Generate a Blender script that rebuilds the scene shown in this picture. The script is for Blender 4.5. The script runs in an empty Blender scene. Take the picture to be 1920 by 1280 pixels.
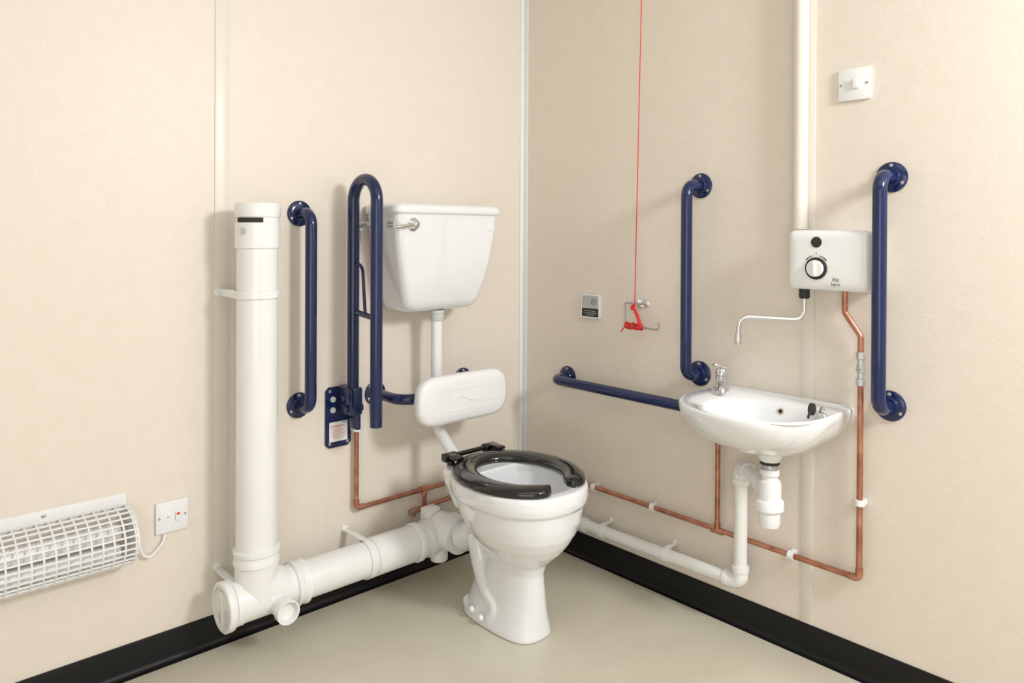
import bpy, bmesh, math
from mathutils import Vector, Matrix
D=bpy.data
SC=bpy.context.scene
COL=SC.collection
SC.view_settings.view_transform='Standard'
SC.view_settings.look='None'
SC.view_settings.exposure=0.0

# ------------------------------------------------------------------ materials
def mat(name,col,rough=.4,metal=0.,coat=0.,col2=None,scale=8.,bump=0.,bscale=80.,spec=.5,detail=4.,nr=.5,dist=.002):
    m=D.materials.new(name); m.use_nodes=True
    nt=m.node_tree; b=nt.nodes['Principled BSDF']
    b.inputs['Base Color'].default_value=(*col,1); b.inputs['Roughness'].default_value=rough
    b.inputs['Metallic'].default_value=metal; b.inputs['Coat Weight'].default_value=coat
    b.inputs['Coat Roughness'].default_value=.05
    b.inputs['Specular IOR Level'].default_value=spec
    tc=nt.nodes.new('ShaderNodeTexCoord')
    n=nt.nodes.new('ShaderNodeTexNoise'); n.inputs['Scale'].default_value=scale; n.inputs['Detail'].default_value=detail; n.inputs['Roughness'].default_value=nr
    nt.links.new(tc.outputs['Object'],n.inputs['Vector'])
    r=nt.nodes.new('ShaderNodeValToRGB'); r.color_ramp.elements[0].position=.35; r.color_ramp.elements[1].position=.65
    c2=col2 or tuple(c*.97 for c in col)
    r.color_ramp.elements[0].color=(*c2,1); r.color_ramp.elements[1].color=(*col,1)
    nt.links.new(n.outputs['Fac'],r.inputs['Fac']); nt.links.new(r.outputs['Color'],b.inputs['Base Color'])
    if bump>0:
        n2=nt.nodes.new('ShaderNodeTexNoise'); n2.inputs['Scale'].default_value=bscale; n2.inputs['Detail'].default_value=6
        nt.links.new(tc.outputs['Object'],n2.inputs['Vector'])
        bp=nt.nodes.new('ShaderNodeBump'); bp.inputs['Strength'].default_value=bump; bp.inputs['Distance'].default_value=dist
        nt.links.new(n2.outputs['Fac'],bp.inputs['Height']); nt.links.new(bp.outputs['Normal'],b.inputs['Normal'])
    return m
M_WALL=mat('cream_textured_wall',(.80,.735,.652),.45,col2=(.775,.707,.62),scale=26,bump=.30,bscale=80,detail=14,nr=.72,dist=.002)
M_TRIM=mat('cream_trim_plastic',(.80,.75,.675),.35)
M_WTRIM=mat('white_trim_plastic',(.84,.86,.85),.35)
M_FLOOR=mat('pale_vinyl_floor',(.635,.60,.495),.30,col2=(.585,.545,.435),scale=4.5,bump=.08,bscale=120,detail=14,nr=.65)
M_CEIL=mat('white_ceiling',(.85,.85,.83),.7)
M_SKIRT=mat('black_vinyl_skirting',(.006,.006,.007),.45,spec=.3)
M_CER=mat('white_ceramic',(.84,.86,.88),.08,coat=.8)
M_PLA=mat('white_plastic',(.86,.87,.88),.28,coat=.15)
M_PIPE=mat('white_pipe_plastic',(.86,.87,.86),.22,coat=.2)
M_GREY=mat('pale_grey_plastic',(.60,.62,.62),.45)  # plain pale grey of caps, nut, slot and print
M_BLUE=mat('navy_gloss_paint',(.007,.017,.080),.20,coat=.35,spec=.4)
M_BLACK=mat('black_gloss_plastic',(.006,.006,.007),.12,coat=.4)
M_DARK=mat('dark_matte_plastic',(.02,.02,.022),.5)
M_COP=mat('dull_copper',(.60,.29,.20),.34,metal=.8,col2=(.38,.16,.10),scale=25)
M_BRASS=mat('dull_brass_solder',(.50,.34,.22),.35,metal=.8)
M_CHR=mat('chrome',(.76,.76,.77),.12,metal=1.)
M_STEEL=mat('grey_metal',(.5,.5,.5),.35,metal=.7)
M_RED=mat('red_cord_plastic',(.80,.02,.015),.4)
M_SILV=mat('silver_panel',(.50,.53,.54),.35,metal=.3)
M_INK=mat('grey_ink',(.10,.10,.11),.6)
M_WHITE=mat('white_print',(.85,.85,.85),.5)
M_HOLE=mat('dark_hole',(.03,.025,.02),.8)

# ------------------------------------------------------------------ geometry helpers
def xf(g,M): return ([M@Vector(v) for v in g[0]],g[1])
def box(c,s,bev=.0,seg=2):
    bm=bmesh.new(); bmesh.ops.create_cube(bm,size=1)
    for v in bm.verts: v.co=Vector((v.co.x*s[0]+c[0],v.co.y*s[1]+c[1],v.co.z*s[2]+c[2]))
    if bev>0: bmesh.ops.bevel(bm,geom=list(bm.edges),offset=bev,segments=seg,affect='EDGES',profile=.5)
    bm.verts.index_update()
    g=([v.co.copy() for v in bm.verts],[[v.index for v in f.verts] for f in bm.faces]); bm.free(); return g
def loft(rings,capa=True,capb=True,closed=True):
    n=len(rings[0]); vs=[Vector(p) for r in rings for p in r]; fs=[]
    for i in range(len(rings)-1):
        for j in range(n if closed else n-1):
            k=(j+1)%n; fs.append([i*n+j,i*n+k,(i+1)*n+k,(i+1)*n+j])
    if capa: fs.append(list(range(n))[::-1])
    if capb: fs.append([(len(rings)-1)*n+j for j in range(n)])
    return (vs,fs)
def lathe(prof,c=(0,0,0),axis='z',n=32,caps=True):
    rings=[]
    for r,h in prof:
        ring=[]
        for j in range(n):
            a=2*math.pi*j/n; x,y=r*math.cos(a),r*math.sin(a)
            if axis=='z': p=(x,y,h)
            elif axis=='y': p=(x,h,-y)
            elif axis=='-y': p=(x,-h,y)
            elif axis=='x': p=(h,x,y)
            elif axis=='-x': p=(-h,y,x)
            ring.append(Vector(p)+Vector(c))
        rings.append(ring)
    return loft(rings,caps,caps)
def fillet(pts,rad,seg=8):
    pts=[Vector(p) for p in pts]; out=[pts[0]]
    for i in range(1,len(pts)-1):
        a,b,c=pts[i-1],pts[i],pts[i+1]; u=(a-b); w=(c-b); lu,lw=u.length,w.length; u.normalize(); w.normalize()
        ang=u.angle(w)
        if ang>math.pi-.02 or rad<=0: out.append(b); continue
        d=min(rad/math.tan(ang/2),lu*.49,lw*.49); r=d*math.tan(ang/2)
        p0=b+u*d; p1=b+w*d; bis=(u+w).normalized(); cen=b+bis*(r/math.sin(ang/2))
        v0=p0-cen; v1=p1-cen; tot=v0.angle(v1); ax=v0.cross(v1).normalized()
        for k in range(seg+1): out.append(cen+Matrix.Rotation(tot*k/seg,3,ax)@v0)
    out.append(pts[-1]); return out
def smooth_pts(pts,sub=6):
    pts=[Vector(p) for p in pts]; P=[pts[0]]+pts+[pts[-1]]; out=[]
    for i in range(1,len(P)-2):
        for k in range(sub):
            t=k/sub; a,b,c,d=P[i-1],P[i],P[i+1],P[i+2]
            out.append(.5*((2*b)+(c-a)*t+(2*a-5*b+4*c-d)*t*t+(3*b-a-3*c+d)*t**3))
    out.append(pts[-1]); return out
def sweep(pts,r,n=16,fil=0.,seg=8,caps=True,smooth=False):
    P=smooth_pts(pts) if smooth else fillet(pts,fil,seg)
    Q=[P[0]]
    for p in P[1:]:
        if (p-Q[-1]).length>1e-6: Q.append(p)
    P=Q; T=[]
    for i in range(len(P)):
        t=(P[min(i+1,len(P)-1)]-P[max(i-1,0)]).normalized(); T.append(t)
    up=Vector((0,0,1)) if abs(T[0].z)<.9 else Vector((1,0,0))
    N=(up-T[0]*up.dot(T[0])).normalized(); rings=[]
    for i,p in enumerate(P):
        if i>0:
            q=T[i-1].rotation_difference(T[i]); N=q@N; N=(N-T[i]*N.dot(T[i])).normalized()
        B=T[i].cross(N); rr=r[min(i,len(r)-1)] if isinstance(r,(list,tuple)) else r
        rings.append([p+(N*math.cos(2*math.pi*j/n)+B*math.sin(2*math.pi*j/n))*rr for j in range(n)])
    return loft(rings,caps,caps)
def rrect(hx,y0,y1,r,z,k=6):
    out=[]; cy=(y0+y1)/2; hy=abs(y1-y0)/2; r=min(r,hx*.99,hy*.99)
    for sx,sy,a0 in ((1,1,0),(-1,1,90),(-1,-1,180),(1,-1,270)):
        for i in range(k+1):
            a=math.radians(a0+90*i/k); out.append(Vector((sx*(hx-r)+r*math.cos(a),cy+sy*(hy-r)+r*math.sin(a),z)))
    return out
def sell(cx,cy,hx,hy,z,e=2.,n=48):
    out=[]
    for j in range(n):
        a=2*math.pi*j/n; c,s=math.cos(a),math.sin(a)
        out.append(Vector((cx+hx*math.copysign(abs(c)**(2/e),c),cy+hy*math.copysign(abs(s)**(2/e),s),z)))
    return out
def text(body,size,c,ext=.0003,align='CENTER'):
    cu=D.curves.new('t','FONT'); cu.body=body; cu.size=size; cu.extrude=ext; cu.align_x=align; cu.align_y='CENTER'; cu.resolution_u=3
    o=D.objects.new('t',cu); COL.objects.link(o); bpy.context.view_layer.update()
    me=D.meshes.new_from_object(o.evaluated_get(bpy.context.evaluated_depsgraph_get()))
    M=Matrix.Translation(c)@Matrix.Rotation(math.pi/2,4,'X')
    g=([M@v.co for v in me.vertices],[list(p.vertices) for p in me.polygons])
    D.objects.remove(o); D.curves.remove(cu); D.meshes.remove(me); return g

def build(name,geoms,mats,sharp=35):
    if not isinstance(mats,(list,tuple)): mats=[mats]
    vs=[];fs=[];mi=[]
    for g in geoms:
        m=0
        if len(g)==3: m=g[2]
        o=len(vs); vs+=[Vector(v) for v in g[0]]
        for f in g[1]: fs.append([i+o for i in f]); mi.append(m)
    lo=Vector([min(v[i] for v in vs) for i in range(3)]); hi=Vector([max(v[i] for v in vs) for i in range(3)])
    c=(lo+hi)/2
    me=D.meshes.new(name); me.from_pydata([v-c for v in vs],[],fs)
    for m in mats: me.materials.append(m)
    me.polygons.foreach_set('material_index',mi)
    bm=bmesh.new(); bm.from_mesh(me); bmesh.ops.recalc_face_normals(bm,faces=bm.faces); bm.to_mesh(me); bm.free()
    me.shade_smooth(); me.set_sharp_from_angle(angle=math.radians(sharp)); me.update()
    o=D.objects.new(name,me); COL.objects.link(o); o.location=c; return o
def root(name,label,cat,M=Matrix(),group=None):
    o=D.objects.new(name,None); o.empty_display_size=.05; COL.objects.link(o); o.matrix_world=M
    o['label']=label; o['category']=cat
    if group: o['group']=group
    return o
def part(par,name,geoms,mats,label=None,sharp=35):
    o=build(name,geoms,mats,sharp); pl=Vector(par.get('_c',(0,0,0)))
    o.location=o.location-pl
    c=Vector(o.location)+pl; o['_c']=list(c)
    o.parent=par
    if label: o['label']=label
    return o
def single(name,label,cat,geoms,mats,M=Matrix(),group=None,sharp=35):
    o=build(name,geoms,mats,sharp); o['_c']=list(o.location); o.matrix_world=M@Matrix.Translation(o.location)
    o['label']=label; o['category']=cat
    if group: o['group']=group
    return o
def struct(name,geoms,mats,sharp=35):
    o=build(name,geoms,mats,sharp); o['kind']='structure'; return o
def dup(src,M,label=None):
    bpy.context.view_layer.update()
    n=src.copy(); COL.objects.link(n)
    off=Vector(src['_c']) if '_c' in src else Vector((0,0,0))
    n.matrix_world=M@Matrix.Translation(off)
    if label: n['label']=label
    def rec(a,b):
        for ch in a.children:
            c=ch.copy(); COL.objects.link(c); c.parent=b; rec(ch,c)
    rec(src,n); return n
def ML(x,z=0.,y=0.): return Matrix.Translation((x,y,z))
def MR(y,z=0.,x=0.): return Matrix.Translation((x,y,z))@Matrix.Rotation(-math.pi/2,4,'Z')

# ------------------------------------------------------------------ room shell
X0,Y0,H=-3.6,-3.6,2.5
struct('floor',[box((X0/2,Y0/2,-.05),(-X0+.2,-Y0+.2,.1))],M_FLOOR)
struct('ceiling',[box((X0/2,Y0/2,H+.05),(-X0+.2,-Y0+.2,.1))],M_CEIL)
struct('wall_left',[box((X0/2,.05,H/2),(-X0+.2,.1,H))],M_WALL)
struct('wall_right',[box((.05,Y0/2,H/2),(.1,-Y0,H))],M_WALL)
struct('wall_back',[box((X0/2,Y0-.05,H/2),(-X0+.2,.1,H))],M_WALL)
struct('wall_side',[box((X0-.05,Y0/2,H/2),(.1,-Y0,H))],M_WALL)
# coved skirting
prof=[(0,.0),(0,.087),(.0035,.087),(.005,.083),(.005,.022)]
for i in range(7):
    a=math.radians(90*i/6); prof.append((.005+.014*(1-math.cos(a)),.020-.017*math.sin(a)))
prof+=[(.024,.002),(.024,0)]
ringA=lambda x:[Vector((x,-d,z)) for d,z in prof]
ringB=lambda y:[Vector((-d,y,z)) for d,z in prof]
struct('baseboard_left',[loft([ringA(X0),ringA(-.001)])],M_SKIRT)
struct('baseboard_right',[loft([ringB(Y0),ringB(-.001)])],M_SKIRT)
# corner trim and joint strips
struct('trim_1',[box((-.011,-.002,(H+.088)/2),(.022,.004,H-.088),.001),box((-.002,-.012,(H+.088)/2),(.004,.024,H-.088),.001)],M_WTRIM)
struct('trim_2',[box((-1.212,-.0012,(H+.088)/2),(.042,.0035,H-.088),.001)],M_TRIM)
struct('trim_3',[box((-.0012,-1.180,(H+.088)/2),(.0035,.034,H-.088),.001)],M_TRIM)

# ------------------------------------------------------------------ conduit above the heater
single('cable_conduit','white plastic cable conduit running up the wall above the water heater','conduit',
    [lathe([(.020,1.211),(.020,2.499)],(0,-.0215,0),n=28)],M_TRIM,MR(-1.164))

# ------------------------------------------------------------------ grab bars
def flange(par,x,z,r=.040):
    f=part(par,'flange',[lathe([(r,0),(r,.004),(r-.003,.0065),(.024,.008),(.021,.014)],(x,0,z),'-y',36)],M_BLUE)
    for a in (90,210,330):
        a=math.radians(a); part(f,'screw',[lathe([(.0048,0),(.0048,.0025),(.003,.0035)],(x+.031*math.cos(a),-.006,z+.031*math.sin(a)),'-y',12)],M_STEEL,'steel screw head')
def grab_bar(label,M,L=.6,r=.0178,off=.08,vertical=True,group=None):
    R=root('grab_bar',label,'grab bar',M,group)
    pts=[(0,-.006,L/2),(0,-off,L/2),(0,-off,-L/2),(0,-.006,-L/2)]
    if not vertical: pts=[(p[2],p[1],0) for p in pts]
    part(R,'rail',[sweep(pts,r,24,.05,10)],M_BLUE)
    for s in (1,-1):
        flange(R,0 if vertical else s*L/2,s*L/2 if vertical else 0)
    return R
GB='navy blue wall grab bars'
g1=grab_bar('navy blue vertical grab bar beside the white soil pipe',ML(-.970,.954),group=GB)
dup(g1,MR(-.824,1.05),'navy blue vertical grab bar above the basin tap')
dup(g1,MR(-1.403,1.048),'navy blue vertical grab bar overlapping the water heater')
grab_bar('navy blue horizontal grab bar low on wall beside the basin',MR(-.548,.655),vertical=False,group=GB)

# back support rail with padded backrest
B=root('back_support','white padded back support on navy blue wall rail above toilet','back support',ML(-.502,.652))
part(B,'rail',[sweep([(-.19,-.006,0),(-.19,-.168,0),(.19,-.168,0),(.19,-.006,0)],.0175,24,.06,10),
    sweep([(-.09,-.168,0),(-.09,-.225,0)],.012,12),sweep([(.09,-.168,0),(.09,-.225,0)],.012,12)],M_BLUE,'navy blue tubular rail')
for s in (-1,1): flange(B,s*.19,0)
def stad(hx,hz,y,n=12):
    o=[]
    for sx,a0 in ((1,-90),(-1,90)):
        for i in range(n+1):
            a=math.radians(a0+180*i/n); ca,sa=math.cos(a),math.sin(a)
            ca=math.copysign(abs(ca)**.75,ca); sa=math.copysign(abs(sa)**.75,sa)
            o.append(Vector((sx*(hx-hz)+hz*ca,y,hz*sa)))
    return o
pad=part(B,'backrest_pad',[loft([stad(.17,.062,-.215),stad(.183,.074,-.219),stad(.188,.079,-.228),stad(.188,.079,-.244),stad(.184,.075,-.254),stad(.172,.063,-.2595),stad(.14,.04,-.261)])],M_PLA,'white moulded plastic pad',sharp=60)
wv=[(-.06+.12*i/16,-.2608,.010*math.sin(2*math.pi*i/16)) for i in range(17)]
rel=[sweep(wv,.0022,8)]
for z,a,b in ((.034,-.10,.10),(-.034,-.10,.10),(.016,-.115,-.05),(-.016,.055,.115)):
    rel.append(sweep([(a,-.2602,z),(b,-.2602,z)],.0020,8))
part(pad,'moulded_ridge',rel,M_PLA)

# drop-down hinged support rail, folded up
Hh=root('hinged_support_rail','navy blue drop-down support rail folded up against wall','grab rail',ML(-.813,0))
part(Hh,'rail',[sweep([(0,-.062,.66),(0,-.062,1.362),(0,-.200,1.362),(0,-.200,.597)],.0190,24,.068,14)],M_BLUE)
part(Hh,'cross_bar',[sweep([(0,-.062,.943),(0,-.200,.930)],.009,14)],M_BLUE)
part(Hh,'toilet_roll_rod',[sweep([(0,-.075,1.098),(0,-.118,1.09),(0,-.135,.937)],.0052,12,.03)],M_BLUE)
def plate(hx,z0,z1,ch,y):
    return [Vector(p) for p in ((-hx+ch,y,z1),(hx-ch,y,z1),(hx,y,z1-ch),(hx,y,z0+ch),(hx-ch,y,z0),(-hx+ch,y,z0),(-hx,y,z0+ch),(-hx,y,z1-ch))]
pz=xf(loft([plate(.046,.498,.695,.012,0),plate(.046,.498,.695,.012,-.006)]),Matrix.Translation((-.02,0,0)))
wp=part(Hh,'wall_plate',[pz],M_BLUE)
for x,z in ((-.052,.682),(.012,.682),(-.052,.512),(.012,.512)):
    part(wp,'screw',[lathe([(.005,0),(.005,.003)],(x,-.006,z),'-y',12)],M_STEEL,'steel screw head')
for z in (.655,.62):
    part(wp,'fixing_cap',[lathe([(.010,0),(.009,.004)],(-.040,-.006,z),'-y',16)],M_GREY,'pale round fixing cap')
part(Hh,'hinge_bracket',[box((0,-.045,.655),(.046,.085,.09),.008),box((.022,-.035,.62),(.016,.06,.13),.006),lathe([(.014,-.032),(.014,.032)],(0,-.062,.63),'x',20)],M_BLUE)
lb=part(Hh,'warning_sticker',[box((-.020,-.0068,.549),(.066,.0012,.064),.0)],M_WHITE,'white sticker with red warning text')
tg=[text('WARNING',.0115,(-.022,-.0078,.566))]
for i,(w) in enumerate((.046,.05,.048,.05,.036)):
    tg.append(box((-.020,-.0077,.556-i*.0068),(w,.0005,.0015)))
part(lb,'warning_text',tg,mat('red_print',(.70,.16,.14),.6))
part(lb,'green_mark',[box((.002,-.0077,.576),(.014,.0005,.003))],mat('green_print',(.05,.4,.1),.6))

# ------------------------------------------------------------------ soil pipe
sx,sy=-1.162,-.132
S=root('soil_pipe','white plastic soil pipe with vertical stack and low horizontal run','waste pipe',Matrix.Translation((sx,sy,0)))
R1=.0570; hz=.165; R2=.0545
part(S,'stack_pipe',[lathe([(R1,.25),(R1,1.20)],n=48)],M_PIPE)
cap=part(S,'vent_cap',[lathe([(.0595,1.150),(.0615,1.152),(.0615,1.222),(.059,1.224),(.059,1.236),(.0615,1.238),(.0625,1.243),(.0625,1.272),(.059,1.277),(.0,1.2785)],n=48)],M_PIPE)
part(cap,'vent_slot',[loft([[Vector((.0622*math.cos(a),.0622*math.sin(a),z)) for z in (1.2225,1.2355)] for a in [math.radians(188+72*i/12) for i in range(13)]],False,False,False)],M_HOLE,'dark vent slot')
part(cap,'round_mark',[xf(lathe([(.011,0),(.011,.001)],(0,0,0),'-y',20),Matrix.Rotation(math.radians(-62),4,'Z')@Matrix.Translation((0,-.0612,1.198)))],M_GREY)
part(S,'pipe_collar',[lathe([(.058,.262),(.064,.266),(.064,.278),(.061,.284),(.061,.292),(.0645,.296),(.0645,.306),(.058,.309)],n=48)],M_PIPE)
J=[lathe([(.0595,hz),(.0595,.285)],n=48),lathe([(.0565,-.085),(.0575,-.08),(.0575,.10),(.0565,.105)],(0,0,hz),'x',48),
   sweep([(0,0,.27),(0,0,.205),(.075,0,hz)],.0575,32,.06,8)]
part(S,'junction',J,M_PIPE)
part(S,'access_cap',[lathe([(.058,-.075),(.066,-.078),(.068,-.082),(.068,-.098),(.064,-.101),(.056,-.101),(.055,-.094),(.045,-.094),(.044,-.099),(.022,-.099),(.0,-.0985)],(0,0,hz),'x',48),
    box((-.099,0,hz),(.006,.016,.09),.002)],M_PIPE)
part(S,'branch_boss',[lathe([(.028,.04),(.028,.085),(.033,.087),(.033,.108),(.029,.108),(.027,.09),(.0,.088)],(.045,0,hz-.022),'-y',32)],M_PIPE)
part(S,'pipe_collar',[lathe([(.057,.10),(.0645,.104),(.0645,.116),(.061,.122),(.061,.13),(.0635,.134),(.0635,.142),(.056,.146)],(0,0,hz),'x',48)],M_PIPE)
part(S,'horizontal_pipe',[lathe([(R2,.10),(R2,.66)],(0,0,hz),'x',48)],M_PIPE)
part(S,'coupler',[lathe([(.056,.375),(.0595,.378),(.0595,.535),(.0635,.538),(.0635,.552),(.056,.555)],(0,0,hz),'x',48)],M_PIPE)
part(S,'branch_fitting',[lathe([(.0605,.585),(.0605,.70),(.055,.72),(.02,.735)],(0,0,hz),'x',40),box((.63,.03,hz+.055),(.055,.05,.07),.008),
   lathe([(.052,0),(.052,.058),(.057,.060),(.057,.070),(.052,.072)],(.649,0,hz+.025),'-y',40),
   lathe([(.026,.088),(.030,.092),(.030,hz-.02)],(.63,-.02,0),'z',24)],M_PIPE)
pc=[]
for i in range(5): pc+=[(.0565,.060+i*.012),(.0595,.064+i*.012),(.0595,.067+i*.012)]
part(S,'pan_connector',[lathe(pc,(.649,0,hz+.027),'-y',40)],M_PIPE,'ribbed white pan connector')
def soil_clip_geo(r):
    n=36; rings=[]
    for j in range(n+1):
        a=2*math.pi*j/n
        c,s=math.cos(a),math.sin(a)
        rings.append([Vector((rr*c,rr*s,z)) for rr,z in ((r,-.011),(r+.005,-.011),(r+.005,.011),(r,.011))])
    return [loft(rings,False,False,True)]
CG='white soil pipe clips'
def soil_clip(label,M,r,off,legx):
    g=soil_clip_geo(r)
    for s in legx:
        g.append(box((s*(r+.001),off/2,0),(.005,off-.002,.022),.001))
        g.append(lathe([(.013,.001),(.013,.005),(.006,.007)],(s*(r+.004),off,0),'-y',20))
    return single('pipe_clip',label,'pipe clip',g,M_PIPE,M,CG)
soil_clip('white plastic clip holding the vertical soil pipe',Matrix.Translation((sx,sy,1.022)),R1+.0006,-sy,(-1,1))
Mh=lambda x:Matrix.Translation((x,sy,hz))@Matrix.Rotation(-math.pi/2,4,'Y')
c1=soil_clip('white plastic clip on horizontal soil pipe near the toilet',Mh(-.805),R2+.0006,-sy,(1,))
dup(c1,Mh(-1.225),'white plastic clip beside the soil pipe access cap')

# ------------------------------------------------------------------ toilet
T=root('toilet','white ceramic toilet pan with black open-front seat','toilet',Matrix.Translation((-.513,-.47,0)))
Y=.47
def tr(g): return xf(g,Matrix.Translation((0,Y,0)))
outer=[(0,-.470,.082,.156,3.2),(.012,-.470,.083,.156,3.),(.04,-.473,.076,.150,2.8),(.09,-.480,.066,.140,2.6),(.14,-.488,.060,.130,2.5),(.185,-.496,.058,.120,2.3),
 (.215,-.508,.066,.118,2.2),(.235,-.520,.086,.128,2.1),(.26,-.528,.110,.147,2.1),(.29,-.530,.134,.168,2.1),(.32,-.530,.150,.185,2.15),(.355,-.526,.162,.198,2.2),(.39,-.522,.168,.206,2.3),(.400,-.52,.170,.209,2.3),(.406,-.52,.178,.217,2.3),(.425,-.52,.182,.221,2.3),(.45,-.52,.182,.220,2.3),(.459,-.52,.176,.214,2.3)]
inner=[(.459,-.54,.132,.162,2.1),(.452,-.54,.126,.156,2.1),(.43,-.54,.130,.160,2.1),(.39,-.54,.122,.150,2.),(.35,-.54,.102,.125,2.),(.31,-.535,.072,.085,2.),(.285,-.53,.045,.05,2.),(.275,-.53,.02,.02,2.)]
rings=[sell(0,y,hx,hy,z,e,56) for z,y,hx,hy,e in outer+inner]
gs=[loft(rings)]
gs.append(sweep([(0,-.46,.17),(0,-.385,.245),(0,-.30,.215),(0,-.257,.193)],.047,24,.07,8))
for s in (-1,1):
    gs.append(sweep([(s*.030,-.36,.25),(s*.034,-.39,.17),(s*.040,-.435,.10),(s*.046,-.485,.062),(s*.052,-.47,.02)],.032,16,smooth=True))
    gs.append(sweep([(s*.040,-.335,.035),(s*.048,-.36,.02)],.022,12))
gs.append(loft([rrect(.085,-.40,-.30,.03,.33),rrect(.12,-.42,-.285,.04,.41),rrect(.125,-.42,-.28,.04,.445),rrect(.12,-.42,-.285,.035,.457)]))
pan=part(T,'pan',[tr(g) for g in gs],M_CER,sharp=180)
rm=pan.modifiers.new('r','REMESH'); rm.mode='VOXEL'; rm.voxel_size=.0035; rm.use_smooth_shade=True
sm=pan.modifiers.new('s','SMOOTH'); sm.factor=.5; sm.iterations=10
bpy.context.view_layer.update()
me=D.meshes.new_from_object(pan.evaluated_get(bpy.context.evaluated_depsgraph_get()))
pan.modifiers.clear(); pan.data=me; me.shade_smooth()
if not me.materials: me.materials.append(M_CER)
for y,x,z in ((-.40,-.077,.035),(-.45,-.083,.03)):
    part(T,'floor_bolt_cap',[tr(lathe([(.011,0),(.0105,.006),(.007,.011),(0,.0125)],(x,y,z),'-x',16))],M_CER,'white round bolt cap')
gap=math.radians(17); rings=[]
N=72
for i in range(N+1):
    a=-math.pi/2+gap+(2*math.pi-2*gap)*i/N
    c,s=math.cos(a),math.sin(a)
    po=Vector((.187*c,-.520+.218*s,0)); pi_=Vector((.112*c,-.526+.148*s,0))
    taper=min(1,math.sqrt(max(0,min(i,N-i)/3.0*1.0+.12)))
    mid=(po+pi_)/2; po=mid+(po-mid)*taper; pi_=mid+(pi_-mid)*taper
    ring=[]
    for t,z in ((0,.006),(.02,.014),(.12,.021),(.35,.0265),(.65,.0265),(.88,.021),(.98,.014),(1,.006),(.97,.001),(.03,.001)):
        p=pi_.lerp(po,t); ring.append(Vector((p.x,p.y,.460+z)))
    rings.append(ring)
seat=part(T,'seat',[tr(loft(rings))],M_BLACK,'glossy black open-front seat',sharp=60)
hg=[tr(sweep([(-.10,-.293,.484),(.10,-.293,.484)],.008,14))]
for s in (-1,1):
    hg+=[tr(box((s*.083,-.293,.482),(.055,.030,.026),.006)),tr(box((s*.088,-.325,.489),(.032,.05,.012),.004)),tr(lathe([(.013,.456),(.013,.472)],(s*.08,-.293,0),'z',16))]
part(T,'seat_hinge',hg,M_BLACK,'black plastic seat hinge')

# ------------------------------------------------------------------ cistern
Cc=root('cistern','white low-level toilet cistern with chrome flush lever','cistern',ML(-.522,0))
bd=[(.932,.120,-.125,.03),(.936,.140,-.145,.035),(.948,.152,-.160,.035),(.97,.160,-.170,.035),(1.03,.178,-.182,.032),(1.10,.194,-.191,.03),(1.18,.207,-.196,.028),(1.262,.214,-.199,.026)]
body=part(Cc,'tank',[loft([rrect(hx,-.004,y,r,z,8) for z,hx,y,r in bd])],M_CER,sharp=60)
part(Cc,'lid',[loft([rrect(.214,-.003,-.20,.026,1.256,8),rrect(.221,-.003,-.207,.028,1.258,8),rrect(.223,-.003,-.209,.028,1.264,8),rrect(.223,-.003,-.209,.028,1.276,8),rrect(.219,-.005,-.205,.026,1.284,8),rrect(.208,-.01,-.195,.024,1.289,8),rrect(.15,-.04,-.15,.02,1.292,8)])],M_CER,sharp=60)
lv=part(Cc,'flush_lever',[lathe([(.021,0),(.021,.004),(.015,.009),(.014,.02),(.010,.024),(0,.025)],(-.155,-.198,1.222),'-y',24),
   sweep([(-.155,-.214,1.222),(-.175,-.217,1.220),(-.20,-.217,1.216),(-.232,-.216,1.213)],[.007]+[.0055]*12+[.0065]*20,12,smooth=True)],M_CHR,'chrome flush lever')
st=part(Cc,'sticker',[box((-.2125,-.155,1.222),(.001,.040,.024))],M_WHITE,'small printed sticker')
part(st,'printed_lines',[box((-.2132,-.155,1.222+dz),(.0005,.034,.0022)) for dz in (.007,.002,-.003,-.008)],M_INK)
part(Cc,'round_mark',[lathe([(.016,0),(.016,.0008),(.0145,.0012)],(.178,-.1975,1.215),'-y',28)],M_CER,'faint round badge')
part(Cc,'flush_pipe',[sweep([(0,-.12,.93),(0,-.12,.535),(0,-.268,.415)],.0192,24,.09,10)],M_PLA,'white flush pipe bending into pan')
part(Cc,'flush_nut',[lathe([(.026,.932),(.026,.922),(.0245,.920),(.0245,.90),(.022,.896)],(0,-.12,0),'z',20)],M_GREY,'grey plastic nut')

# ------------------------------------------------------------------ copper pipework
CP=root('copper_pipework','dull copper water pipes running low along both walls','copper pipe',Matrix.Translation((0,0,0)))
r=.0078; o=-.022; xl=-.775; zc=.288; zr=.275; yr=-1.335
part(CP,'supply_pipe',[sweep([(xl,o,1.185),(xl,o,zc),(o,o,zc-.004),(o,yr,zr),(o,yr,.925),(o,-1.292,.985),(o,-1.292,1.0445)],r,16,.022,8)],M_COP)
part(CP,'basin_pipe',[sweep([(o,-.904,zr),(o,-.904,.655)],r,16)],M_COP)
part(CP,'drain_branch',[sweep([(-.50,o,zc),(-.50,o,.222)],r,14),sweep([(-.545,o,.219),(-.35,o,.232)],r,14)],M_COP)
part(CP,'pipe_elbow',[sweep([(xl,o,zc+.028),(xl,o,zc),(xl+.028,o,zc)],.0098,16,.02)],M_COP)
part(CP,'pipe_elbow',[sweep([(o,yr+.027,zr),(o,yr,zr),(o,yr,zr+.028)],.0098,16,.02)],M_COP)
part(CP,'pipe_tee',[sweep([(o,-.884,zr),(o,-.924,zr)],.0098,16),sweep([(o,-.904,zr),(o,-.904,zr+.024)],.0098,16)],M_COP)
part(CP,'pipe_tee',[sweep([(-.52,o,zc),(-.48,o,zc)],.0098,16),sweep([(-.50,o,zc),(-.50,o,zc-.022)],.0098,16)],M_COP)
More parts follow.
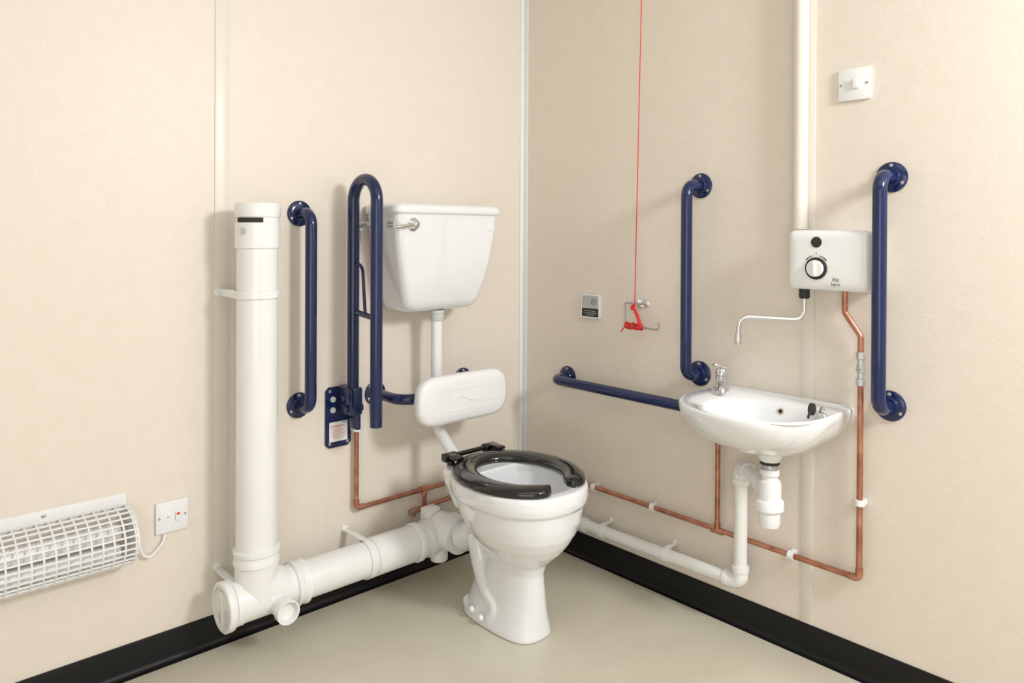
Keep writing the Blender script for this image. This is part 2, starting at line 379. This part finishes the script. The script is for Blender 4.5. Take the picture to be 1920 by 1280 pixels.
part(CP,'drain_cock',[sweep([(-.562,o,.218),(-.535,o,.22)],.0105,12),box((-.556,o-.012,.214),(.012,.02,.014),.003)],M_BRASS,'brass drain cock')
iv=lambda y,z:[lathe([(.0115,z-.045),(.0125,z-.043),(.0125,z-.027),(.009,z-.025),(.009,z-.01),(.0115,z-.008),(.0115,z+.008),(.009,z+.01),(.009,z+.025),(.0125,z+.027),(.0125,z+.043),(.0115,z+.045)],(o,y,0),'z',8),lathe([(.006,0),(.006,.016)],(o,y,z),'-x',12)]
part(CP,'isolating_valve',iv(yr,.838),M_STEEL,'chrome isolating valve',sharp=20)
part(CP,'cistern_valve',[lathe([(.012,1.165),(.0125,1.168),(.0125,1.19),(.009,1.192),(.009,1.205)],(xl,o,0),'z',8),sweep([(xl,o,1.195),(xl,o,1.222),(xl+.018,o-.035,1.222),(xl+.044,-.085,1.222)],.0095,14,.012),lathe([(.013,0),(.013,.013)],(xl+.028,-.06,1.222),'x',8),
   lathe([(.006,0),(.006,.02)],(xl,o-.005,1.205),'-y',12)],M_STEEL,'chrome cistern inlet valve',sharp=20)
def cclip(label,M):
    return single('pipe_clip',label,'pipe clip',[box((0,-.006,0),(.016,.010,.026),.002),loft([[Vector((x,-.022+rr*math.cos(a),rr*math.sin(a))) for x,rr in ((-.008,.0080),(.008,.0080),(.008,.0135),(-.008,.0135))] for a in [math.radians(35+290*i/20) for i in range(21)]],True,True,True)],M_PLA,M,'white copper-pipe clips')
cc=cclip('small white clip on horizontal copper pipe',ML(-.40,zc-.002))
for y in (-.40,-.66,-1.145): dup(cc,MR(y,zr+(.001 if y<-.9 else .005)))
dup(cc,ML(xl,.55)@Matrix.Rotation(math.pi/2,4,'Y'),'small white clip on vertical copper pipe below support rail')
dup(cc,MR(yr,.48)@Matrix.Rotation(math.pi/2,4,'Y'),'small white clip on vertical copper pipe beneath basin')

# ------------------------------------------------------------------ waste pipe (right wall)
WP=root('basin_waste_pipe','white plastic basin waste pipe with elbows along the wall','waste pipe',Matrix.Translation((-.05,-1.0,.155)))
wp_=lambda g:xf(g,Matrix.Translation((.05,1.0,-.155)))
TA=Vector((-.122,-1.098,.503))
part(WP,'waste_tube',[wp_(sweep([TA,(-.05,-1.0,.503),(-.05,-1.0,.157),(-.05,-.34,.147),(-.10,-.22,.14),(-.38,-.15,.16)],.0195,24,.03,8))],M_PIPE)
def elbow(a,b,c):
    a,b,c=Vector(a),Vector(b),Vector(c)
    u=(a-b).normalized();w=(c-b).normalized()
    return [wp_(sweep([b+u*.045,b,b+w*.045],.0232,24,.028,8)),wp_(sweep([b+u*.05,b+u*.034],.0255,24)),wp_(sweep([b+w*.034,b+w*.05],.0255,24))]
part(WP,'pipe_elbow',elbow(TA,(-.05,-1.0,.503),(-.05,-1.0,.157)),M_PIPE)
part(WP,'pipe_elbow',elbow((-.05,-1.0,.503),(-.05,-1.0,.157),(-.05,-.34,.147)),M_PIPE)
part(WP,'pipe_elbow',elbow((-.05,-1.0,.157),(-.05,-.34,.147),(-.10,-.22,.14)),M_PIPE)
def wclip(label,M):
    rg=[[Vector((x,rr*math.cos(a),rr*math.sin(a))) for x,rr in ((-.008,.0196),(.008,.0196),(.008,.0235),(-.008,.0235))] for a in [2*math.pi*i/24 for i in range(25)]]
    g=[loft(rg,False,False,True),box((0,.024,.024),(.016,.048,.004),.001),box((0,.024,-.022),(.016,.048,.004),.001),lathe([(.009,.001),(.009,.005),(.004,.007)],(0,.05,.030),'-y',16)]
    return single('pipe_clip',label,'pipe clip',g,M_PIPE,M,'white waste-pipe clips')
w1=wclip('white clip on basin waste pipe',MR(-.465,.149,-.05))
dup(w1,MR(-.735,.153,-.05))

# ------------------------------------------------------------------ basin
BS=root('wash_basin','small white ceramic wall-hung wash basin','wash basin',MR(-1.105,0))
HW,SD,FD=.205,.165,.190
def inside(x,y):
    if abs(x)>HW or y>0: return False
    if y>=-SD: return True
    return (abs(x)/HW)**2.15+((-y-SD)/FD)**2.15<=1
cN=Vector((.0,-.18)); NN=96
outl=[]
for j in range(NN):
    a=2*math.pi*j/NN; d=Vector((math.cos(a),math.sin(a))); lo,hi=0,.6
    for _ in range(30):
        m=(lo+hi)/2; q=cN+d*m
        if inside(q.x,q.y): lo=m
        else: hi=m
    outl.append(cN+d*lo)
def oring(s,z,cx=.0,cy=-.18,keep=False):
    o=[]
    for p in outl:
        x=cx+(p.x-cx)*s; y=cy+(p.y-cy)*s
        if keep and p.y>-.012: y=p.y
        o.append(Vector((x,y,z)))
    return o
def iring(hx,hy,z,cx=.04,cy=-.205):
    o=[]
    for j in range(NN):
        a=2*math.pi*j/NN; c,s=math.cos(a),math.sin(a); e=2/2.3
        o.append(Vector((cx+hx*math.copysign(abs(c)**e,c),cy+hy*math.copysign(abs(s)**e,s),z)))
    return o
rg=[oring(.16,.606,.045,-.16),oring(.34,.608,.045,-.16),oring(.58,.618,.035,-.15),oring(.76,.636,.02,-.12,True),oring(.88,.657,.01,-.1,True),oring(.955,.683,0,-.1,True),oring(.99,.703,0,-.1,True),oring(1,.715,0,-.1,True),oring(.997,.721,0,-.1,True),oring(.988,.7245,0,-.1,True),oring(.972,.7255,0,-.15,True),
    iring(.160,.130,.722),iring(.153,.123,.715),iring(.146,.115,.70),iring(.135,.104,.675),iring(.112,.085,.650),iring(.075,.058,.634),iring(.03,.025,.627)]
part(BS,'bowl',[loft(rg)],M_CER,sharp=70)
part(BS,'back_upstand',[box((0,-.006,.722),(.40,.012,.016),.004)],M_CER)
part(BS,'overflow_ring',[xf(lathe([(.010,0),(.010,.004),(.006,.004),(.0055,.001)],(0,0,0),'-y',20),Matrix.Translation((.04,-.0885,.700))@Matrix.Rotation(math.radians(-15),4,'X'))],M_CHR,'chrome overflow ring')
part(BS,'overflow_hole',[xf(lathe([(.0058,0),(.0058,.0025)],(0,0,0),'-y',16),Matrix.Translation((.04,-.0885,.700))@Matrix.Rotation(math.radians(-15),4,'X'))],M_HOLE,'dark overflow hole')
part(BS,'waste_ring',[lathe([(.02,.627),(.02,.630),(.014,.630),(.013,.6285)],(.04,-.205,0),'z',24)],M_CHR,'chrome waste ring')
pg=part(BS,'plug_holder',[lathe([(.010,.7250),(.010,.729),(.006,.731),(.006,.737),(.0,.738)],(.164,-.105,0),'z',20)],M_CHR,'chrome plug stay')
part(pg,'plug',[lathe([(.011,0),(.016,.003),(.016,.011),(.010,.013)],(.156,-.132,.733),'-x',20),sweep([(.150,-.134,.733),(.152,-.154,.724),(.154,-.164,.716)],.0035,8)],M_DARK,'black rubber plug')
TP=root('basin_tap','small chrome lever basin tap on the basin deck','tap',MR(-.941,.7258,-.064))
part(TP,'tap_body',[lathe([(.023,0),(.023,.004),(.018,.008),(.0165,.028),(.0175,.038),(.0175,.043)],n=28)],M_CHR)
part(TP,'spout',[sweep([(0,-.005,.018),(.022,-.035,.026),(.043,-.066,.018),(.046,-.071,.004)],.0105,18,.018)],M_CHR)
part(TP,'lever',[lathe([(.0175,.044),(.018,.047),(.017,.058),(.011,.066),(0,.068)],n=28),xf(box((0,0,0),(.016,.052,.006),.0025),Matrix.Translation((.006,-.012,.073))@Matrix.Rotation(math.radians(-30),4,'Z')@Matrix.Rotation(math.radians(-12),4,'X'))],M_CHR)
# bottle trap
BT=root('bottle_trap','white plastic bottle trap beneath the wash basin','bottle trap',Matrix.Translation((-.16,-1.15,0)))
part(BT,'waste_tail',[lathe([(.034,.605),(.034,.592),(.028,.583),(.026,.578)],n=32)],M_PLA)
part(BT,'washer',[lathe([(.021,.578),(.026,.577),(.026,.570),(.021,.569)],n=28)],M_DARK,'black rubber washer')
part(BT,'metal_thread',[lathe([(.0215,.569),(.022,.568),(.022,.551),(.0215,.550)],n=28)],M_STEEL,'grey metal threaded tail')
part(BT,'trap_body',[lathe([(.024,.556),(.026,.554),(.026,.541),(.021,.539),(.021,.528),(.029,.525),(.031,.515),(.031,.475),(.036,.472),(.038,.468),(.038,.447),(.035,.443),(.030,.441),(.029,.41),(.026,.400),(.017,.396),(0,.395)],n=36),
  sweep([(0,.0,.503),(.035,.048,.503)],.0235,24),sweep([(.012,.0165,.503),(.0365,.050,.503)],.0275,14)],M_PLA)

# ------------------------------------------------------------------ water heater
WH=root('water_heater','white wall-mounted instant water heater with control dial','water heater',MR(-1.282,1.126))
def hring(y,ins,l=-.126,rr=.0975,t=.083,b=-.081,k=.016):
    o=[]; hx=(rr-l)/2-ins; hz_=(t-b)/2-ins; cx=(l+rr)/2; cz=(t+b)/2; k=max(k-ins*.4,.003)
    for sx_,sz_,a0 in ((1,1,0),(-1,1,90),(-1,-1,180),(1,-1,270)):
        for i in range(7):
            a=math.radians(a0+90*i/6); o.append(Vector((cx+sx_*(hx-k)+k*math.cos(a),y,cz+sz_*(hz_-k)+k*math.sin(a))))
    return o
case=part(WH,'casing',[loft([hring(0,.004),hring(-.045,.001),hring(-.047,.0025),hring(-.049,.0),hring(-.070,.001),hring(-.080,.006),hring(-.084,.016),hring(-.085,.03)])],M_PLA,sharp=50)
part(case,'sensor_window',[lathe([(.0145,0),(.0145,.0016),(.013,.002),(0,.002)],(-.041,-.0848,.050),'-y',32)],M_DARK,'black round sensor window')
kn=part(WH,'control_dial',[lathe([(.030,0),(.030,.0035),(.027,.005),(.023,.005)],(-.041,-.0848,-.021),'-y',40)],M_DARK,'black and white rotary control dial')
part(kn,'dial_knob',[lathe([(.0225,0),(.0225,.008),(.021,.010),(0,.0105)],(-.041,-.0885,-.021),'-y',36),box((-.041,-.1005,-.021),(.010,.006,.040),.002)],M_PLA,'white knob')
mk=[]
for i in range(9):
    for sgn in (-1,1):
        a=math.radians(90+sgn*(14+i*4.5)); R_=.0355; th=.0006+.0003*i
        mk.append(box((-.041+R_*math.cos(a),-.0855,-.021+R_*math.sin(a)),(.0022,.0005,th*1.6)))
mk.append(lathe([(.0018,0),(.0018,.0006)],(-.041,-.0853,.020),'-y',10))
part(case,'dial_markings',mk,M_INK)
lg=[text('hyco',.0125,(.012,-.0853,-.0620),.0003)]
for k in range(3):
    lg.append(sweep([(.003+.018*i/12,-.0855,-.0525+.0032*k+.0010*math.sin(i/12*2*math.pi)) for i in range(13)],.00055,6))
part(case,'logo',lg,M_INK,'grey wave logo and brand lettering')
SP=root('heater_spout','chrome swivel spout hanging beneath the water heater','spout',Matrix.Translation((-.047,-1.190,0)))
part(SP,'black_nut',[lathe([(.0145,1.0445),(.0145,1.022),(.012,1.018)],n=20)],M_DARK,'black plastic nut')
part(SP,'tube',[sweep([(0,0,1.03),(0,0,.958),(-.086,.150,.962),(-.088,.153,.905)],.0068,16,.028,10)],M_CHR)
part(SP,'nozzle',[lathe([(.010,.880),(.0108,.883),(.0108,.898),(.0095,.903),(.0095,.912)],(-.088,.153,0),'z',20)],M_CHR)

# ------------------------------------------------------------------ switches
def spur(label,M,kind):
    R=root('wall_switch',label,'switch',M)
    pl=part(R,'face_plate',[box((0,-.0045,0),(.086,.009,.086),.0022,2)],M_PLA)
    for s in (-1,1):
        part(pl,'screw',[lathe([(.0035,0),(.0035,.001)],(s*.0345,-.009,0),'-y',14)],M_STEEL,'screw head')
    if kind=='R':
        part(R,'rocker',[box((.006,-.012,.001),(.017,.009,.026),.0015)],M_PLA)
        part(pl,'fuse_holder',[box((-.016,-.0094,0),(.020,.0015,.018),.0005),],M_PLA)
        part(pl,'fuse_slot',[box((-.016,-.0102,.004),(.012,.0006,.0012)),box((-.022,-.0102,-.001),(.0012,.0006,.008))],M_GREY)
    else:
        part(R,'rocker',[box((.014,-.011,.000),(.014,.008,.024),.0015)],M_PLA)
        part(R,'neon',[box((.014,-.0152,.006),(.009,.001,.006),.0003)],M_RED,'red neon indicator')
        part(pl,'fuse_holder',[box((-.012,-.0094,0),(.022,.0015,.020),.0005)],M_PLA)
        part(pl,'fuse_slot',[box((-.012,-.0102,.0),(.010,.0006,.0014))],M_INK)
    return R
spur('white fused wall switch with red neon beside the heater',ML(-1.350,.405),'L')
spur('white fused wall switch high on the wall above grab bar',MR(-1.306,1.605),'R')

# ------------------------------------------------------------------ alarm reset plate
AL=root('alarm_reset_plate','silver and black emergency alarm reset plate','alarm plate',MR(-.366,.930))
ap=part(AL,'face_plate',[box((0,-.006,0),(.090,.012,.086),.0015)],M_PLA)
part(ap,'silver_panel',[box((.001,-.0125,.0165),(.078,.0012,.046))],M_SILV,'silver upper panel')
bl=part(ap,'black_panel',[box((.001,-.0125,-.0225),(.078,.0012,.030))],M_DARK,'black lower panel')
part(bl,'printed_lines',[box((.001,-.0133,-.0165-i*.007),(w,.0005,.0014)) for i,w in enumerate((.05,.062,.04))],M_GREY)
part(ap,'round_symbol',[loft([[Vector((.018+rr*math.cos(a),-.0134-dy,.018+rr*math.sin(a))) for rr,dy in ((.0085,0),(.0105,0),(.0105,.0006),(.0085,.0006))] for a in [2*math.pi*i/28 for i in range(29)]],False,False),box((.018,-.0134,.018),(.008,.0006,.0025))],M_INK)

# ------------------------------------------------------------------ toilet roll holder + cord
TH=root('toilet_roll_holder','chrome wire toilet roll holder on the wall','toilet roll holder',MR(-.60,.91))
part(TH,'mount',[xf(lathe([(.022,0),(.022,.004),(.019,.008),(.008,.011)],(0,0,0),'-y',28),Matrix.Translation((-.008,0,.047))@Matrix.Diagonal((1.5,1,.75,1)))],M_CHR)
part(TH,'wire_arm',[sweep([(-.010,-.008,.047),(-.010,-.045,.050),(-.046,-.045,.050),(-.046,-.045,-.030),(.094,-.045,-.030),(.094,-.045,-.006)],.0034,12,.008,6)],M_STEEL)
CD=root('emergency_pull_cord','red emergency pull cord tied up on the roll holder','pull cord',Matrix.Translation((-.055,-.60,.93)))
cd=lambda g:xf(g,Matrix.Translation((.055,.60,-.93)))
part(CD,'cord',[cd(sweep([(-.056,-.636,2.498),(-.056,-.604,.955)],.0017,8))],M_RED)
part(CD,'cord_handle',[cd(sweep([(-.056,-.604,.956),(-.058,-.588,.944),(-.060,-.606,.943),(-.061,-.622,.915),(-.061,-.636,.884),(-.059,-.618,.880)],.0056,12,.006,4)),cd(sweep([(-.058,-.618,.925),(-.060,-.630,.885)],.0045,12))],M_RED,'red plastic triangular handle')
coil=[]
for i in range(9*12+1):
    a=2*math.pi*i/12; y=-.556-.072*i/108
    coil.append((-.045+.0098*math.cos(a)+.002*math.sin(i*1.7),y,.882+.0100*math.sin(a)+.0015*math.sin(i*.9)))
coil=[(-.046,-.538,.858),(-.044,-.546,.870)]+coil
part(CD,'cord_coil',[cd(sweep(coil,.0023,7))],M_RED,'red cord wrapped around the wire')

# ------------------------------------------------------------------ tube heater with guard
xe=-1.467; xs=-2.26
TH2=root('tube_heater','white tubular electric heater with wire guard low on wall','heater',ML(xe,.395))
Lh=xs-xe
part(TH2,'mounting_plate',[box((Lh/2,-.0012,.084),(-Lh,.0024,.034),.0005),box((Lh/2,-.0012,-.079),(-Lh,.0024,.022),.0005)],M_PLA)
def darc(a): return (-.110*math.sin(a)**.9 if math.sin(a)>1e-6 else 0., .0+.074*math.cos(a))
A=[math.pi*i/24 for i in range(25)]
gg=[]
nx=int(-Lh/.0255)
for i in range(nx+1):
    x=-.004-i*.0255
    gg.append(sweep([(x,darc(a)[0]-.001,darc(a)[1]-.004) for a in A],.0026,6))
for i in range(1,15):
    a=math.pi*i/15; gg.append(sweep([(0,darc(a)[0]-.001,darc(a)[1]-.004),(Lh,darc(a)[0]-.001,darc(a)[1]-.004)],.0026,6))
part(TH2,'wire_guard',gg,M_PLA)
ed=[Vector((0,darc(a)[0],darc(a)[1]-.004)) for a in A]
ed2=[v+Vector((.003,0,0)) for v in ed]
part(TH2,'end_plate',[loft([ed,ed2])],M_PLA)
for z in (.020,-.030):
    part(TH2,'heater_tube',[lathe([(.0,.03),(.019,.031),(.0215,.036),(.0215,-Lh)],(0,-.055,z),'-x',24)],M_PLA,'white heater tube')
for x in (-.19,-.62):
    part(TH2,'screw',[lathe([(.005,0),(.005,.002),(.003,.003)],(x,-.0024,.088),'-y',12)],M_STEEL,'screw head')
part(TH2,'power_cable',[xf(sweep([(-1.458,-.02,.455),(-1.448,-.016,.43),(-1.438,-.015,.375),(-1.432,-.015,.330),(-1.412,-.015,.312),(-1.388,-.014,.328),(-1.374,-.012,.345),(-1.370,-.008,.361)],.0036,10,smooth=True),Matrix.Translation((-xe,0,-.395)))],M_PLA,'thin white power cable looping to the switch')

# ------------------------------------------------------------------ camera
yaw,pitch,roll,f,v0=.8258,-.0054,.0050,1389.8,442.1
F=Vector((math.cos(yaw)*math.cos(pitch),math.sin(yaw)*math.cos(pitch),math.sin(pitch)))
Rr=Vector((math.sin(yaw),-math.cos(yaw),0)); U=Rr.cross(F)
R2_=Rr*math.cos(roll)+U*math.sin(roll); U2=-Rr*math.sin(roll)+U*math.cos(roll)
cam=D.cameras.new('camera'); co=D.objects.new('camera',cam); COL.objects.link(co)
Mx=Matrix((R2_,U2,-F)).transposed().to_4x4(); Mx.translation=Vector((-2.0532,-2.1582,1.1998)); co.matrix_world=Mx
cam.sensor_width=36; cam.lens=f/1920*36; cam.shift_y=(v0-640)/1920; cam.clip_start=.05
SC.camera=co

# ------------------------------------------------------------------ lights
def area(name,loc,target,size,power,col=(1,1,1),sy_=None):
    l=D.lights.new(name,'AREA'); l.energy=power; l.color=col; l.size=size
    if sy_: l.shape='RECTANGLE'; l.size_y=sy_
    ob=D.objects.new(name,l); COL.objects.link(ob); ob.location=loc
    ob.rotation_euler=(Vector(target)-Vector(loc)).to_track_quat('-Z','Y').to_euler(); return ob
area('key_light',(-.5,-3.0,2.05),(-.9,-.4,0),.42,42,(.985,.992,1))
area('overhead_fill',(-1.8,-2.0,2.46),(-1.8,-2.0,0),1.6,6.5,(.965,.985,1))  # added soft fill under the ceiling, no lamp fitting there
area('fill_light',(-2.7,-2.7,.95),(-.6,-.6,.1),1.5,15.5,(.98,.99,1))
w=D.worlds.new('world'); SC.world=w; w.use_nodes=True
w.node_tree.nodes['Background'].inputs[0].default_value=(.9,.92,1,1); w.node_tree.nodes['Background'].inputs[1].default_value=.3
for ob in D.objects:
    if '_c' in ob: del ob['_c']
